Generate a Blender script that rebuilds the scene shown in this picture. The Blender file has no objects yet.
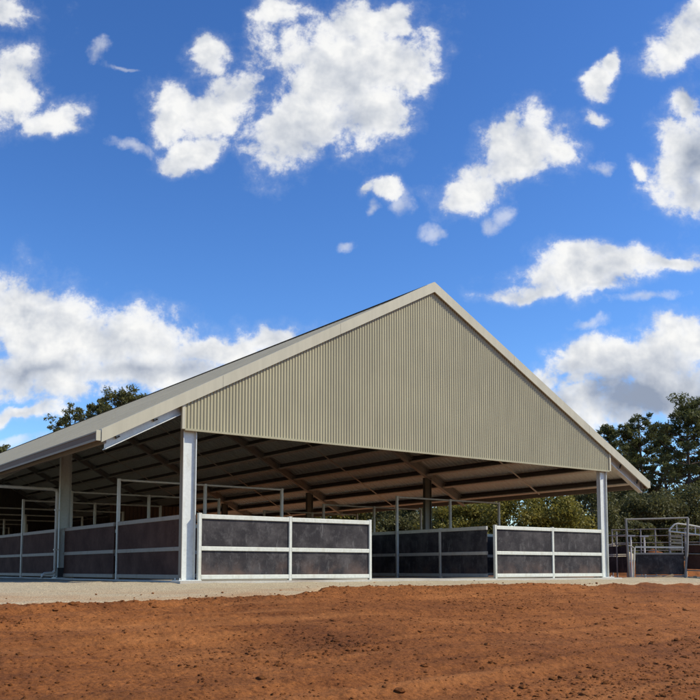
import bpy, math, random
import numpy as np
from mathutils import Vector

# ------------------------------------------------------------------ scene
sc = bpy.context.scene
C = sc.collection
PI = math.pi
W, L, S = 12.2, 43.44, 3.62          # shed width, length, pen length (two pens per bay)
SLOPE = 0.532
ZR, OV = 6.886, 1.787                # ridge height, eave overhang
HG = 2.88                            # underside of the gable cladding
CAM = (-7.4234, -15.5791, 0.2187)
YAW, PITCH = 0.6238, 0.0883

def roof(x): return ZR - SLOPE * abs(x - W / 2)
def at(u, d, z=0.0):                 # ground position seen in column u at forward distance d
    f = (math.sin(YAW), math.cos(YAW)); r = (math.cos(YAW), -math.sin(YAW)); k = (u - 350) / 895 * d
    return Vector((CAM[0] + f[0] * d + r[0] * k, CAM[1] + f[1] * d + r[1] * k, z))

# ------------------------------------------------------------------ mesh helper
class MB:
    def __init__(s): s.v, s.f, s.smooth = [], [], []
    def add(s, vs, fs, smooth=False):
        o = len(s.v); s.v += [tuple(p) for p in vs]; s.f += [tuple(i + o for i in f) for f in fs]
        s.smooth += [smooth] * len(fs); return s
    def box(s, a, b):
        (x0, y0, z0), (x1, y1, z1) = a, b
        x0, x1 = min(x0, x1), max(x0, x1); y0, y1 = min(y0, y1), max(y0, y1); z0, z1 = min(z0, z1), max(z0, z1)
        return s.add([(x0,y0,z0),(x1,y0,z0),(x1,y1,z0),(x0,y1,z0),(x0,y0,z1),(x1,y0,z1),(x1,y1,z1),(x0,y1,z1)],
                     [(0,3,2,1),(4,5,6,7),(0,1,5,4),(1,2,6,5),(2,3,7,6),(3,0,4,7)])
    def rbox(s, a, b, c=0.006):      # box with chamfered long edges, long axis found from the size
        a, b = Vector(a), Vector(b); lo = Vector(map(min, a, b)); hi = Vector(map(max, a, b)); d = hi - lo
        ax = max(range(3), key=lambda i: d[i]); u, w = [i for i in range(3) if i != ax]
        c = min(c, d[u] * .3, d[w] * .3)
        prof = [(lo[u]+c,lo[w]),(hi[u]-c,lo[w]),(hi[u],lo[w]+c),(hi[u],hi[w]-c),(hi[u]-c,hi[w]),(lo[u]+c,hi[w]),(lo[u],hi[w]-c),(lo[u],lo[w]+c)]
        vs = []
        for e in (lo[ax], hi[ax]):
            for p in prof:
                q = [0, 0, 0]; q[ax] = e; q[u], q[w] = p; vs.append(q)
        fs = [(i, (i+1) % 8, 8 + (i+1) % 8, 8 + i) for i in range(8)] + [tuple(range(7,-1,-1)), tuple(range(8,16))]
        return s.add(vs, fs)
    def bar(s, p, q, w, h, up=(0,0,1)):   # rectangular bar between two points
        p, q = Vector(p), Vector(q); t = (q - p).normalized(); up = Vector(up)
        a = t.cross(up).normalized(); b = a.cross(t).normalized()
        vs = [e + a*sx*w/2 + b*sy*h/2 for e in (p, q) for sx, sy in ((-1,-1),(1,-1),(1,1),(-1,1))]
        return s.add(vs, [(0,1,5,4),(1,2,6,5),(2,3,7,6),(3,0,4,7),(3,2,1,0),(4,5,6,7)])
    def tube(s, pts, r, n=8, r1=None, cap=True):
        pts = [Vector(p) for p in pts]; m = len(pts); vs = []
        ref = Vector((0.31, 0.17, 0.93))
        for i, p in enumerate(pts):
            t = (pts[min(i+1, m-1)] - pts[max(i-1, 0)]).normalized()
            a = t.cross(ref)
            if a.length < .05: a = t.cross(Vector((1,0,0)))
            a.normalize(); b = a.cross(t)
            rr = r if r1 is None else r + (r1 - r) * i / (m - 1)
            vs += [p + a*rr*math.cos(2*PI*k/n) + b*rr*math.sin(2*PI*k/n) for k in range(n)]
        fs = [(i*n+k, i*n+(k+1)%n, (i+1)*n+(k+1)%n, (i+1)*n+k) for i in range(m-1) for k in range(n)]
        s.add(vs, fs, True)
        if cap: s.add([vs[k] for k in range(n)], [tuple(range(n))]); s.add(vs[-n:], [tuple(range(n-1,-1,-1))])
        return s
    def prism(s, prof, y0, y1):           # polygon of (x, z) points pushed along y
        n = len(prof)
        vs = [(x, y0, z) for x, z in prof] + [(x, y1, z) for x, z in prof]
        return s.add(vs, [(i, (i+1) % n, n + (i+1) % n, n + i) for i in range(n)] + [tuple(range(n-1,-1,-1)), tuple(range(n, 2*n))])
    def build(s, name, mat, parent=None, loc=None):
        o = Vector((0, 0, 0))
        if parent is not None: o = Vector(parent['_o'])
        elif loc is not None: o = Vector(loc)
        me = bpy.data.meshes.new(name)
        me.from_pydata([(p[0]-o[0], p[1]-o[1], p[2]-o[2]) for p in s.v], [], s.f)
        me.polygons.foreach_set('use_smooth', s.smooth); me.materials.append(mat); me.update()
        ob = bpy.data.objects.new(name, me); C.objects.link(ob)
        if parent is not None:
            ob.parent = parent
            if parent.type == 'MESH': pass
            ob['_o'] = tuple(o)
        else: ob.location = o; ob['_o'] = tuple(o)
        return ob

def thing(name, label, cat, loc=(0,0,0), group=None):
    o = bpy.data.objects.new(name, None); C.objects.link(o); o.location = loc; o['_o'] = tuple(loc)
    o.empty_display_size = .3; o['label'] = label; o['category'] = cat
    if group: o['group'] = group
    return o
def tag(o, label, cat, group=None, kind=None):
    if label: o['label'] = label
    if cat: o['category'] = cat
    if group: o['group'] = group
    if kind: o['kind'] = kind
    return o
def dup(o, loc, label=None, rotz=None, scale=None):      # a thing with copies of its parts and sub-parts
    r = o.copy(); C.objects.link(r); r.location = loc
    if label: r['label'] = label
    if rotz is not None: r.rotation_euler = (0, 0, rotz)
    if scale is not None: r.scale = scale
    for ch in list(o.children):
        c = ch.copy(); C.objects.link(c); c.parent = r
        for g in ch.children:
            d = g.copy(); C.objects.link(d); d.parent = c
    return r
def grid_mesh(name, V, nu, nv, mat, wrap=False, smooth=True):
    i = np.arange((nu - 1) * nv).reshape(nu - 1, nv) if wrap else np.arange(nu * nv).reshape(nu, nv)[:-1, :-1].ravel().reshape(nu - 1, nv - 1)
    if wrap:
        k = np.arange(nu - 1)[:, None] * nv; j = np.arange(nv)[None, :]; jn = (j + 1) % nv
        q = np.stack([k + j, k + nv + j, k + nv + jn, k + jn], -1).reshape(-1, 4)
    else:
        q = np.stack([i, i + nv, i + nv + 1, i + 1], -1).reshape(-1, 4)
    return raw_mesh(name, V, q, mat, smooth)
def raw_mesh(name, V, q, mat, smooth=False):
    k = q.shape[1]; me = bpy.data.meshes.new(name)
    me.vertices.add(len(V)); me.vertices.foreach_set('co', np.asarray(V, np.float32).ravel())
    me.loops.add(q.size); me.loops.foreach_set('vertex_index', q.astype(np.int32).ravel())
    me.polygons.add(len(q)); me.polygons.foreach_set('loop_start', np.arange(0, q.size, k, dtype=np.int32))
    me.polygons.foreach_set('use_smooth', np.full(len(q), smooth))
    me.update(calc_edges=True); me.validate(); me.materials.append(mat)
    ob = bpy.data.objects.new(name, me); C.objects.link(ob); return ob

# ------------------------------------------------------------------ numpy noise
def _h(ix, iy, s):
    n = (ix.astype(np.int64) * 374761393 + iy.astype(np.int64) * 668265263 + s * 982451653) & 0x7fffffff
    n = ((n ^ (n >> 13)) * 1274126177) & 0x7fffffff
    return ((n ^ (n >> 16)) & 0xffff) / 65535.0
def vnoise(x, y, s=0):
    ix, iy = np.floor(x), np.floor(y); fx, fy = x - ix, y - iy
    fx = fx*fx*fx*(fx*(fx*6-15)+10); fy = fy*fy*fy*(fy*(fy*6-15)+10)
    a, b, c, d = _h(ix,iy,s), _h(ix+1,iy,s), _h(ix,iy+1,s), _h(ix+1,iy+1,s)
    return (a*(1-fx)+b*fx)*(1-fy) + (c*(1-fx)+d*fx)*fy - .5
def fbm(x, y, o=4, s=0, g=.5):
    t, a = 0, 1.0
    for k in range(o):
        t = t + a * vnoise(x*2**k + 17.3*k, y*2**k - 9.1*k, s + k); a *= g
    return t
def sstep(a, b, x):
    t = np.clip((x - a) / (b - a), 0, 1); return t*t*(3-2*t)

# ------------------------------------------------------------------ materials
def nodes(m): return m.node_tree.nodes, m.node_tree.links
def new_mat(name, rough=.7, metal=0.0, spec=.5):
    m = bpy.data.materials.new(name); m.use_nodes = True
    p = m.node_tree.nodes['Principled BSDF']
    p.inputs['Roughness'].default_value = rough; p.inputs['Metallic'].default_value = metal
    p.inputs['Specular IOR Level'].default_value = spec
    return m, p
def pos(m, scale=(1,1,1)):
    n, l = nodes(m); g = n.new('ShaderNodeNewGeometry'); mp = n.new('ShaderNodeMapping'); mp.inputs['Scale'].default_value = scale
    l.new(g.outputs['Position'], mp.inputs['Vector']); return mp.outputs[0]
def noise(m, vec, scale, detail=4, rough=.55):
    n, l = nodes(m); t = n.new('ShaderNodeTexNoise'); t.inputs['Scale'].default_value = scale
    t.inputs['Detail'].default_value = detail; t.inputs['Roughness'].default_value = rough
    l.new(vec, t.inputs['Vector']); return t.outputs['Fac']
def ramp(m, fac, stops):
    n, l = nodes(m); r = n.new('ShaderNodeValToRGB'); e = r.color_ramp.elements
    while len(e) < len(stops): e.new(.5)
    for k, (p, c) in enumerate(stops): e[k].position = p; e[k].color = (*c, 1) if len(c) == 3 else c
    l.new(fac, r.inputs[0]); return r.outputs[0]
def mix(m, fac, a, b, mode='MIX'):
    n, l = nodes(m); x = n.new('ShaderNodeMix'); x.data_type = 'RGBA'; x.blend_type = mode
    for sock, v in ((x.inputs[0], fac), (x.inputs[6], a), (x.inputs[7], b)):
        if isinstance(v, (int, float)): sock.default_value = v
        elif isinstance(v, tuple): sock.default_value = (*v, 1)
        else: l.new(v, sock)
    return x.outputs[2]
def g3(v): return (v, v, v)
def bump(m, p, h, strength, dist):
    n, l = nodes(m); b = n.new('ShaderNodeBump'); b.inputs['Strength'].default_value = strength; b.inputs['Distance'].default_value = dist
    l.new(h, b.inputs['Height']); l.new(b.outputs[0], p.inputs['Normal'])
def setc(m, p, c): m.node_tree.links.new(c, p.inputs['Base Color'])

def paint_mat(name, base, rough=.5, var=.10, streak=True, spec=.4):
    m, p = new_mat(name, rough, 0, spec)
    a = noise(m, pos(m), .9, 5); b = noise(m, pos(m, (6, 6, .5)), 1.6, 4)
    c = mix(m, 1.0, base, ramp(m, a, [(.3, g3(1-var)), (.7, g3(1+var))]), 'MULTIPLY')
    if streak: c = mix(m, 1.0, c, ramp(m, b, [(.35, g3(1-var*.9)), (.6, g3(1.03))]), 'MULTIPLY')
    setc(m, p, c); return m
def galv_mat(name, base, rough=.45, metal=.15):
    m, p = new_mat(name, rough, metal, .5)
    v = m.node_tree.nodes.new('ShaderNodeTexVoronoi'); v.inputs['Scale'].default_value = 28
    m.node_tree.links.new(pos(m), v.inputs['Vector'])
    c = mix(m, 1.0, base, ramp(m, v.outputs['Color'], [(0, g3(.90)), (1, g3(1.06))]), 'MULTIPLY')
    d = noise(m, pos(m, (3, 3, .7)), 2.2, 5)
    c = mix(m, ramp(m, d, [(.52, g3(0)), (.72, g3(.45))]), c, (base[0]*.62, base[1]*.55, base[2]*.42))
    setc(m, p, c); return m

M = {}
def sheeted(m, width, var):                                # each cladding sheet weathered a touch differently
    n, l = nodes(m); p = n['Principled BSDF']; c = p.inputs['Base Color'].links[0].from_socket
    z = n.new('ShaderNodeSeparateXYZ'); l.new(pos(m), z.inputs[0])
    f = n.new('ShaderNodeMath'); f.operation = 'DIVIDE'; l.new(z.outputs[0], f.inputs[0]); f.inputs[1].default_value = width
    k = n.new('ShaderNodeMath'); k.operation = 'FLOOR'; l.new(f.outputs[0], k.inputs[0])
    w_ = n.new('ShaderNodeTexWhiteNoise'); w_.noise_dimensions = '1D'; l.new(k.outputs[0], w_.inputs['W'])
    setc(m, p, mix(m, 1.0, c, ramp(m, w_.outputs['Value'], [(0, g3(1 - var)), (1, g3(1 + var))]), 'MULTIPLY'))
M['cladding'] = paint_mat('cladding', (.335, .304, .190), .5, .07); sheeted(M['cladding'], .7605, .035)
M['roof'] = paint_mat('roof_steel', (.285, .262, .190), .42, .09)
def two_sided(m, inner):                                   # painted outside, underside paled to carry extra fill light in its colour
    n, l = nodes(m); p = n['Principled BSDF']; c = p.inputs['Base Color'].links[0].from_socket
    g = n.new('ShaderNodeNewGeometry'); setc(m, p, mix(m, g.outputs['Backfacing'], c, inner))
two_sided(M['roof'], (.72, .74, .68))
M['trim'] = paint_mat('trim_steel', (.43, .40, .295), .5, .06)
M['gutter'] = paint_mat('gutter_steel', (.125, .070, .042), .6, .08, spec=.15)
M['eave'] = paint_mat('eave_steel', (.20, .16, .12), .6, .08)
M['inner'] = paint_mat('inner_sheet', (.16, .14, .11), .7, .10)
M['bead'] = paint_mat('gutter_bead', (.24, .20, .15), .6, .05, spec=.2)
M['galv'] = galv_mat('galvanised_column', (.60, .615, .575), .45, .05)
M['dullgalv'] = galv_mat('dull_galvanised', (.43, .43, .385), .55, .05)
M['purlin'] = paint_mat('purlin_shaded_web', (.11, .10, .085), .6, .1)  # dark tone paints in the shade of the open C sections
M['lit_flange'] = galv_mat('purlin_lit_flange', (.62, .60, .53), .5, .05)  # pale tone puts light bounced off the ground into the colour
M['beam'] = galv_mat('galvanised_beam', (.38, .39, .37), .55, .1)
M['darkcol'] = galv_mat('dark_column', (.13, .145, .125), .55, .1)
M['siderail'] = galv_mat('shaded_rail', (.27, .215, .165), .65, 0)  # darker, browner rail copy; the left side's shade is in its colour
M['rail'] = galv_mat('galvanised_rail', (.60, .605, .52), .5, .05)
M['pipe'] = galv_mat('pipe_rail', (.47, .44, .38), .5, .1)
M['yardsteel'] = galv_mat('yard_steel', (.27, .255, .225), .6, .05)
M['white'] = galv_mat('pale_steel', (.62, .60, .52), .5, 0)

def rubber():
    m, p = new_mat('black_rubber_board', .8, 0, .15)
    P = pos(m); a = noise(m, P, 2.3, 6, .65); s = noise(m, pos(m, (7, 7, 1.4)), 1.6, 5, .65); f = noise(m, P, 30, 5, .75); q = noise(m, P, 6.5, 6, .7)
    c = mix(m, ramp(m, a, [(.44, g3(0)), (.74, g3(.6))]), (.030, .027, .029), (.12, .108, .104))
    c = mix(m, ramp(m, q, [(.53, g3(0)), (.74, g3(.5))]), c, (.135, .128, .125))
    c = mix(m, ramp(m, s, [(.58, g3(0)), (.80, g3(.55))]), c, (.24, .23, .22))
    c = mix(m, ramp(m, f, [(.60, g3(0)), (.76, g3(.55))]), c, (.25, .23, .21))
    d = noise(m, P, 3.1, 3); z = m.node_tree.nodes.new('ShaderNodeSeparateXYZ'); m.node_tree.links.new(P, z.inputs[0])
    low = ramp(m, z.outputs[2], [(.05, g3(.8)), (.45, g3(0))])
    c = mix(m, mix(m, 1.0, low, ramp(m, d, [(.4, g3(0)), (.65, g3(.8))]), 'MULTIPLY'), c, (.16, .10, .075))
    setc(m, p, c); bump(m, p, f, .25, .01); return m
M['rubber'] = rubber()
def board_brown():
    m, p = new_mat('brown_stall_board', .85, 0, .08)
    P = pos(m); a = noise(m, P, 1.9, 6, .65); f = noise(m, P, 22, 4, .7)
    c = mix(m, ramp(m, a, [(.35, g3(0)), (.7, g3(1))]), (.052, .025, .019), (.10, .054, .041))
    c = mix(m, ramp(m, f, [(.6, g3(0)), (.78, g3(.4))]), c, (.20, .16, .14))
    setc(m, p, c); return m
M['board'] = board_brown()
def dirt(name='red_dirt', k=1.0):
    m, p = new_mat(name, .95, 0, .15); P = pos(m)
    a = noise(m, P, .35, 5, .6); b = noise(m, P, 3.0, 6, .7); c_ = noise(m, P, 24, 6, .8); w = noise(m, pos(m, (.16, 1.1, 1)), 1.2, 5, .6)
    c = ramp(m, a, [(.30, (.145*k, .049*k, .015*k)), (.50, (.225*k, .078*k, .021*k)), (.70, (.305*k, .113*k, .033*k))])
    c = mix(m, 1.0, c, ramp(m, b, [(.28, (.58, .54, .52)), (.5, g3(1)), (.74, (1.22, 1.24, 1.25))]), 'MULTIPLY')
    c = mix(m, 1.0, c, ramp(m, c_, [(.36, (.42, .38, .36)), (.47, g3(.92)), (.56, g3(1.03)), (.68, (1.40, 1.40, 1.30))]), 'MULTIPLY')
    c = mix(m, ramp(m, w, [(.54, g3(0)), (.72, g3(.6))]), c, (.37*k, .148*k, .048*k))
    c = mix(m, ramp(m, w, [(.28, g3(.55)), (.44, g3(0))]), c, (.12*k, .047*k, .017*k))
    setc(m, p, c)
    mx = mix(m, .5, b, c_); bump(m, p, mx, 1.0, .035); return m
M['dirt'] = dirt(); M['clod'] = dirt('dirt_clod', .82)
def gravel():
    m, p = new_mat('pale_gravel', .9, 0, .2); P = pos(m)
    v = m.node_tree.nodes.new('ShaderNodeTexVoronoi'); v.inputs['Scale'].default_value = 34; m.node_tree.links.new(P, v.inputs['Vector'])
    a = noise(m, P, .8, 5, .6); f = noise(m, P, 12, 5, .7)
    c = mix(m, a, (.33, .27, .175), (.44, .37, .25))
    c = mix(m, 1.0, c, ramp(m, v.outputs['Color'], [(0, g3(.72)), (1, g3(1.2))]), 'MULTIPLY')
    c = mix(m, ramp(m, f, [(.55, g3(0)), (.75, g3(.5))]), c, (.27, .16, .08))
    q = noise(m, pos(m, (.5, 1.6, 1)), 1.2, 6, .7); z = m.node_tree.nodes.new('ShaderNodeSeparateXYZ'); m.node_tree.links.new(P, z.inputs[0])
    mr = m.node_tree.nodes.new('ShaderNodeMapRange'); m.node_tree.links.new(z.outputs[1], mr.inputs[0]); mr.inputs[1].default_value = -.9; mr.inputs[2].default_value = -3.0
    c = mix(m, mix(m, 1.0, mr.outputs[0], ramp(m, q, [(.40, g3(.05)), (.62, g3(.9))]), 'MULTIPLY'), c, (.34, .185, .085))   # red dirt trodden in along its front edge
    c = mix(m, ramp(m, q, [(.55, g3(0)), (.75, g3(.35))]), c, (.22, .17, .11))
    setc(m, p, c); bump(m, p, v.outputs['Distance'], .5, .02); return m
M['gravel'] = gravel()
def concrete():
    m, p = new_mat('concrete', .85, 0, .3); P = pos(m)
    a = noise(m, P, 1.1, 6, .6); f = noise(m, P, 30, 3)
    c = mix(m, a, (.40, .375, .315), (.54, .515, .445))
    c = mix(m, 1.0, c, ramp(m, f, [(.3, g3(.88)), (.7, g3(1.08))]), 'MULTIPLY')
    c = mix(m, ramp(m, noise(m, P, .6, 5), [(.52, g3(0)), (.72, g3(.5))]), c, (.24, .15, .09))
    setc(m, p, c); return m
M['concrete'] = concrete()
def leaf(name, c0, c1, c2=None):
    m, p = new_mat(name, .6, 0, .25)
    a = noise(m, pos(m), .9, 3); f = noise(m, pos(m), 9, 2)
    c = mix(m, ramp(m, a, [(.35, g3(0)), (.65, g3(1))]), c0, c1)
    c = mix(m, ramp(m, f, [(.45, g3(0)), (.7, g3(.7))]), c, c2 or tuple(min(1, x*1.5) for x in c1))
    setc(m, p, c)
    t = m.node_tree.nodes.new('ShaderNodeBsdfTranslucent'); m.node_tree.links.new(c, t.inputs[0])
    x = m.node_tree.nodes.new('ShaderNodeMixShader'); x.inputs[0].default_value = .36
    out = m.node_tree.nodes['Material Output']; l = m.node_tree.links
    l.new(p.outputs[0], x.inputs[1]); l.new(t.outputs[0], x.inputs[2]); l.new(x.outputs[0], out.inputs[0]); return m
M['pine'] = leaf('pine_needles', (.066, .078, .024), (.115, .125, .038), (.18, .17, .06))
M['gum'] = leaf('gum_leaves', (.075, .085, .026), (.13, .13, .042), (.19, .17, .065))
M['wattle'] = leaf('wattle_leaves', (.115, .115, .022), (.235, .205, .038), (.32, .25, .05))
M['scrub'] = leaf('scrub_leaves', (.066, .074, .024), (.125, .118, .040), (.18, .15, .056))
def bark(name, c0, c1):
    m, p = new_mat(name, .9, 0, .2); a = noise(m, pos(m, (5, 5, .8)), 3, 5); setc(m, p, mix(m, a, c0, c1)); return m
M['bark'] = bark('bark', (.045, .033, .026), (.13, .10, .08)); M['timber'] = bark('weathered_timber', (.20, .13, .08), (.42, .32, .21))
m_, p_ = new_mat('black_bitumen', .6); p_.inputs['Base Color'].default_value = (.02, .02, .022, 1); M['black'] = m_

SKY_STRENGTH, SUN_STRENGTH, EXPOSURE = 0.107, 4.8, 0.15
CLOUDS = [
    (-0.0175, 0.576, 0.0842, 0.0888, 0.0, 1.0),
    (-0.0675, 0.5115, 0.0583, 0.051, 0.272, 1.0),
    (0.0527, 0.5919, 0.0648, 0.0393, 0.274, 1.0),
    (0.0256, 0.5309, 0.0489, 0.0513, 0.0, 1.0),
    (0.0878, 0.5846, 0.0305, 0.0196, 0.182, 0.8),
    (-0.0848, 0.6512, 0.0332, 0.0222, -0.365, 0.9),
    (0.0494, 0.6462, 0.0329, 0.0248, 0.0, 0.8),
    (-0.0059, 0.6375, 0.0588, 0.0422, 0.0, 1.0),
    (-0.0586, 0.5944, 0.0351, 0.0493, 0.0, 0.8),
    (-0.1725, 0.6116, 0.0282, 0.0321, 0.0, 0.9),
    (-0.1425, 0.5552, 0.0468, 0.0342, 0.365, 0.95),
    (-0.2075, 0.5357, 0.0281, 0.0365, -0.181, 0.95),
    (-0.1788, 0.4861, 0.0372, 0.023, 0.363, 0.95),
    (-0.169, 0.5309, 0.0396, 0.0292, 0.0, 0.9),
    (-0.4023, 0.6437, 0.0306, 0.0298, 0.0, 1.0),
    (-0.3973, 0.5625, 0.0351, 0.0417, 0.0, 1.0),
    (-0.3472, 0.5297, 0.0348, 0.0232, 0.183, 0.95),
    (0.1423, 0.444, 0.0472, 0.0319, 0.623, 1.0),
    (0.2067, 0.4873, 0.0545, 0.0381, 0.536, 1.0),
    (0.1803, 0.5115, 0.0333, 0.0238, 0.625, 0.9),
    (0.2438, 0.4849, 0.0233, 0.0168, 0.181, 0.8),
    (0.0196, 0.4332, 0.0153, 0.0118, 0.714, 0.7),
    (0.0393, 0.4297, 0.0231, 0.0143, -0.271, 0.72),
    (0.2923, 0.5699, 0.0242, 0.0154, 0.71, 0.85),
    (0.308, 0.5907, 0.0195, 0.0107, 0.796, 0.8),
    (0.2797, 0.5333, 0.021, 0.0146, 0.0, 0.75),
    (0.3259, 0.4752, 0.0197, 0.0157, 0.0, 0.7),
    (0.3989, 0.6129, 0.0502, 0.0292, 0.361, 1.0),
    (0.4085, 0.6537, 0.0235, 0.0349, 0.0, 1.0),
    (0.3944, 0.4788, 0.0534, 0.0606, 0.0, 1.0),
    (0.3988, 0.5394, 0.0257, 0.0305, 0.0, 0.75),
    (0.2936, 0.3443, 0.1061, 0.0235, 0.143, 1.0),
    (0.2699, 0.3596, 0.0482, 0.0177, 0.0, 0.9),
    (0.2061, 0.3231, 0.0551, 0.0117, 0.107, 0.85),
    (0.3615, 0.3513, 0.055, 0.0142, -0.072, 0.95),
    (0.3295, 0.2347, 0.1047, 0.0347, 0.053, 1.0),
    (0.2672, 0.2462, 0.0503, 0.0231, 0.177, 0.95),
    (0.3867, 0.2485, 0.0682, 0.0325, 0.0, 1.0),
    (0.3282, 0.1909, 0.1248, 0.0368, 0.053, 1.0),
    (0.227, 0.2231, 0.034, 0.0185, 0.0, 0.7),
    (-0.3364, 0.2776, 0.1146, 0.0511, -0.212, 1.0),
    (-0.3828, 0.3009, 0.0571, 0.0375, 0.0, 1.0),
    (-0.2505, 0.2601, 0.0912, 0.0418, -0.089, 1.0),
    (-0.1536, 0.2508, 0.0796, 0.0209, 0.071, 1.0),
    (-0.0968, 0.2578, 0.0455, 0.0116, 0.107, 0.85),
    (-0.3406, 0.2254, 0.1135, 0.0417, 0.0, 1.0),
    (-0.227, 0.2231, 0.1078, 0.0301, 0.0, 1.0),
    (-0.3172, 0.2024, 0.1246, 0.0253, 0.0, 0.75),
    (-0.364, 0.1783, 0.052, 0.0103, 0.0, 0.9),
]
CLOUD_WISPS = [
    (-0.3768, 0.5821, 0.0187, 0.0197, 0.0, 0.55),
    (0.0554, 0.4153, 0.0138, 0.0119, 0.0, 0.6),
    (0.0254, 0.4106, 0.0092, 0.0143, 0.0, 0.5),
    (-0.372, 0.1453, 0.0451, 0.008, 0.0, 0.5),
    (-0.2955, 0.6042, 0.0187, 0.0123, 0.368, 0.5),
    (-0.2717, 0.5895, 0.0259, 0.0049, -0.182, 0.5),
    (0.0921, 0.3868, 0.0207, 0.0095, 0.0, 0.35),
    (0.1729, 0.4034, 0.0162, 0.0119, 0.179, 0.55),
    (0.1892, 0.413, 0.0139, 0.0131, 0.18, 0.6),
    (-0.0081, 0.3821, 0.0127, 0.0083, 0.0, 0.6),
    (0.2681, 0.2834, 0.0274, 0.0082, 0.0, 0.45),
    (-0.2497, 0.4909, 0.028, 0.0108, -0.181, 0.38),
    (0.3315, 0.3067, 0.0572, 0.0094, 0.0, 0.3),
    (0.2784, 0.4788, 0.0162, 0.0096, 0.0, 0.5),
]
CLOUD_SHADE = [
    (0.3396, 0.1932, 0.1247, 0.0391, 0.035, 1.0),
    (0.3854, 0.2081, 0.068, 0.0369, 0.0, 0.8),
    (0.4054, 0.4608, 0.0487, 0.0483, 0.0, 0.75),
    (0.4051, 0.5516, 0.0304, 0.0416, 0.0, 0.5),
    (-0.3405, 0.2231, 0.1248, 0.0254, 0.0, 0.4),
    (-0.227, 0.2231, 0.1021, 0.0208, 0.0, 0.4),
    (-0.0174, 0.509, 0.0698, 0.0413, 0.0, 0.4),
    (-0.3656, 0.3009, 0.0457, 0.0211, 0.0, 0.25),
    (0.1908, 0.4428, 0.0515, 0.019, 0.358, 0.4),
    (-0.1398, 0.5272, 0.0349, 0.0195, 0.182, 0.35),
    (0.2977, 0.3255, 0.0803, 0.0094, 0.071, 0.4),
    (0.0585, 0.5699, 0.0469, 0.0245, 0.182, 0.25),
]

# ------------------------------------------------------------------ ground
def edge(x):                                             # where the gravel apron gives way to red dirt (metres in front of the shed)
    e = 2.95 - 1.30 * sstep(.3, 2.6, x) + .25 * sstep(11, 20, x)
    return e + .30 * fbm(x * .55, x * 0 + 3.3, 3, 5) + .16 * fbm(x * 2.3, x * 0 + 8.1, 3, 9)
def apron_base(x, y):
    d = np.clip(-y, 0, None); return -.025 - .052 * d - .018 * d * sstep(1.5, -3, x)
def zground(x, y, fine=True):
    e = edge(x); d = -y; k = np.clip(d - e, 0, None)
    z = apron_base(x, np.maximum(y, -e)) - .075 * sstep(.30, -.12, d - e)
    z = z - 3.0 * (1 - np.exp(-.036 * k))
    z = z + .018 * sstep(-.05, .25, d - e) * sstep(1.6, .3, d - e) * (1 + 1.4 * fbm(x * 1.7, y * 1.7, 3, 31))
    if fine:
        far = np.hypot(x - CAM[0], y - CAM[1]); on = sstep(-.1, .2, d - e); amp = sstep(40, 22, far)
        tr = fbm(x * .22 + y * .06, y * 1.35, 4, 41) * .085                 # grader passes along the shed front
        cl = np.abs(fbm(x * 3.1, y * 3.1, 4, 51, .6)); cl2 = np.clip(fbm(x * 9, y * 9, 3, 61), 0, 1)
        cl3 = np.clip(fbm(x * 22, y * 22, 2, 71), 0, 1)
        for r0_ in (-.82, .82):                                              # wheel ruts of the loader that graded the yard
            for ya, sl, am in ((-7.4, .09, .040), (-5.0, .035, .030), (-10.6, .16, .035)):
                q = (y - (ya + sl * x + .55 * np.sin(x * .21 + ya) + r0_)) / .17
                tr = tr - am * np.exp(-q * q) * (.55 + .9 * fbm(x * .35, y * 0 + ya + r0_, 2, 7)) + am * .45 * np.exp(-(np.abs(q) - 1.7) ** 2)
        z = z + on * (tr + .036 * cl * (.40 + .5 * sstep(1.5, .2, d - e) + .8 * np.clip(fbm(x * .5, y * .9, 2, 81) * 2, 0, 1)) + .015 * cl2 + .016 * cl3) * (.25 + .75 * amp)
    return z
ang = [YAW - .48 + .96 * i / 820 for i in range(821)]
ang += [YAW + .48 + (2 * PI - .96) * i / 120 for i in range(1, 120)]
rad = [.4, 1.2, 2.4, 3.6, 4.6]
while rad[-1] < 21: rad.append(rad[-1] + .0085 + .0016 * rad[-1])
while rad[-1] < 900: rad.append(rad[-1] * 1.045)
A, R_ = np.meshgrid(np.array(ang), np.array(rad)); GX = CAM[0] + np.sin(A) * R_; GY = CAM[1] + np.cos(A) * R_
GZ = zground(GX, GY); GZ[-1] -= 12
tag(grid_mesh('ground', np.stack([GX, GY, GZ], -1).reshape(-1, 3), len(rad), len(ang), M['dirt'], wrap=True), None, None, kind='structure')

xs = np.concatenate([np.arange(-16, 34, .11)]); ys = np.concatenate([np.arange(-4.2, 2.6, .07), np.arange(2.6, 46, .6)])
AX, AY = np.meshgrid(xs, ys, indexing='ij'); e = edge(AX)
AZ = apron_base(AX, np.maximum(AY, -e)) - .5 * np.clip(-AY - e, 0, None)
AZ += .018 * fbm(AX * 1.6, AY * 1.6, 4, 21) + .010 * fbm(AX * 7, AY * 7, 2, 23)
AZ -= sstep(12.3, 12.9, AX) * .5 * np.clip(AY - 1.2 - .8 * fbm(AX * .7, AY * 0 + 2.2, 3, 33), 0, 1.2)
AZ = np.where((AX > -.2) & (AX < 12.4) & (AY > -.1), np.minimum(AZ, -.05), AZ)
tag(grid_mesh('gravel_apron', np.stack([AX, AY, AZ], -1).reshape(-1, 3), len(xs), len(ys), M['gravel']), None, None, kind='structure')
tag(MB().rbox((-.30, -.34, -.14), (W + .30, L + .2, 0), .012).build('concrete_slab', M['concrete']), None, None, kind='structure')

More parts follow.
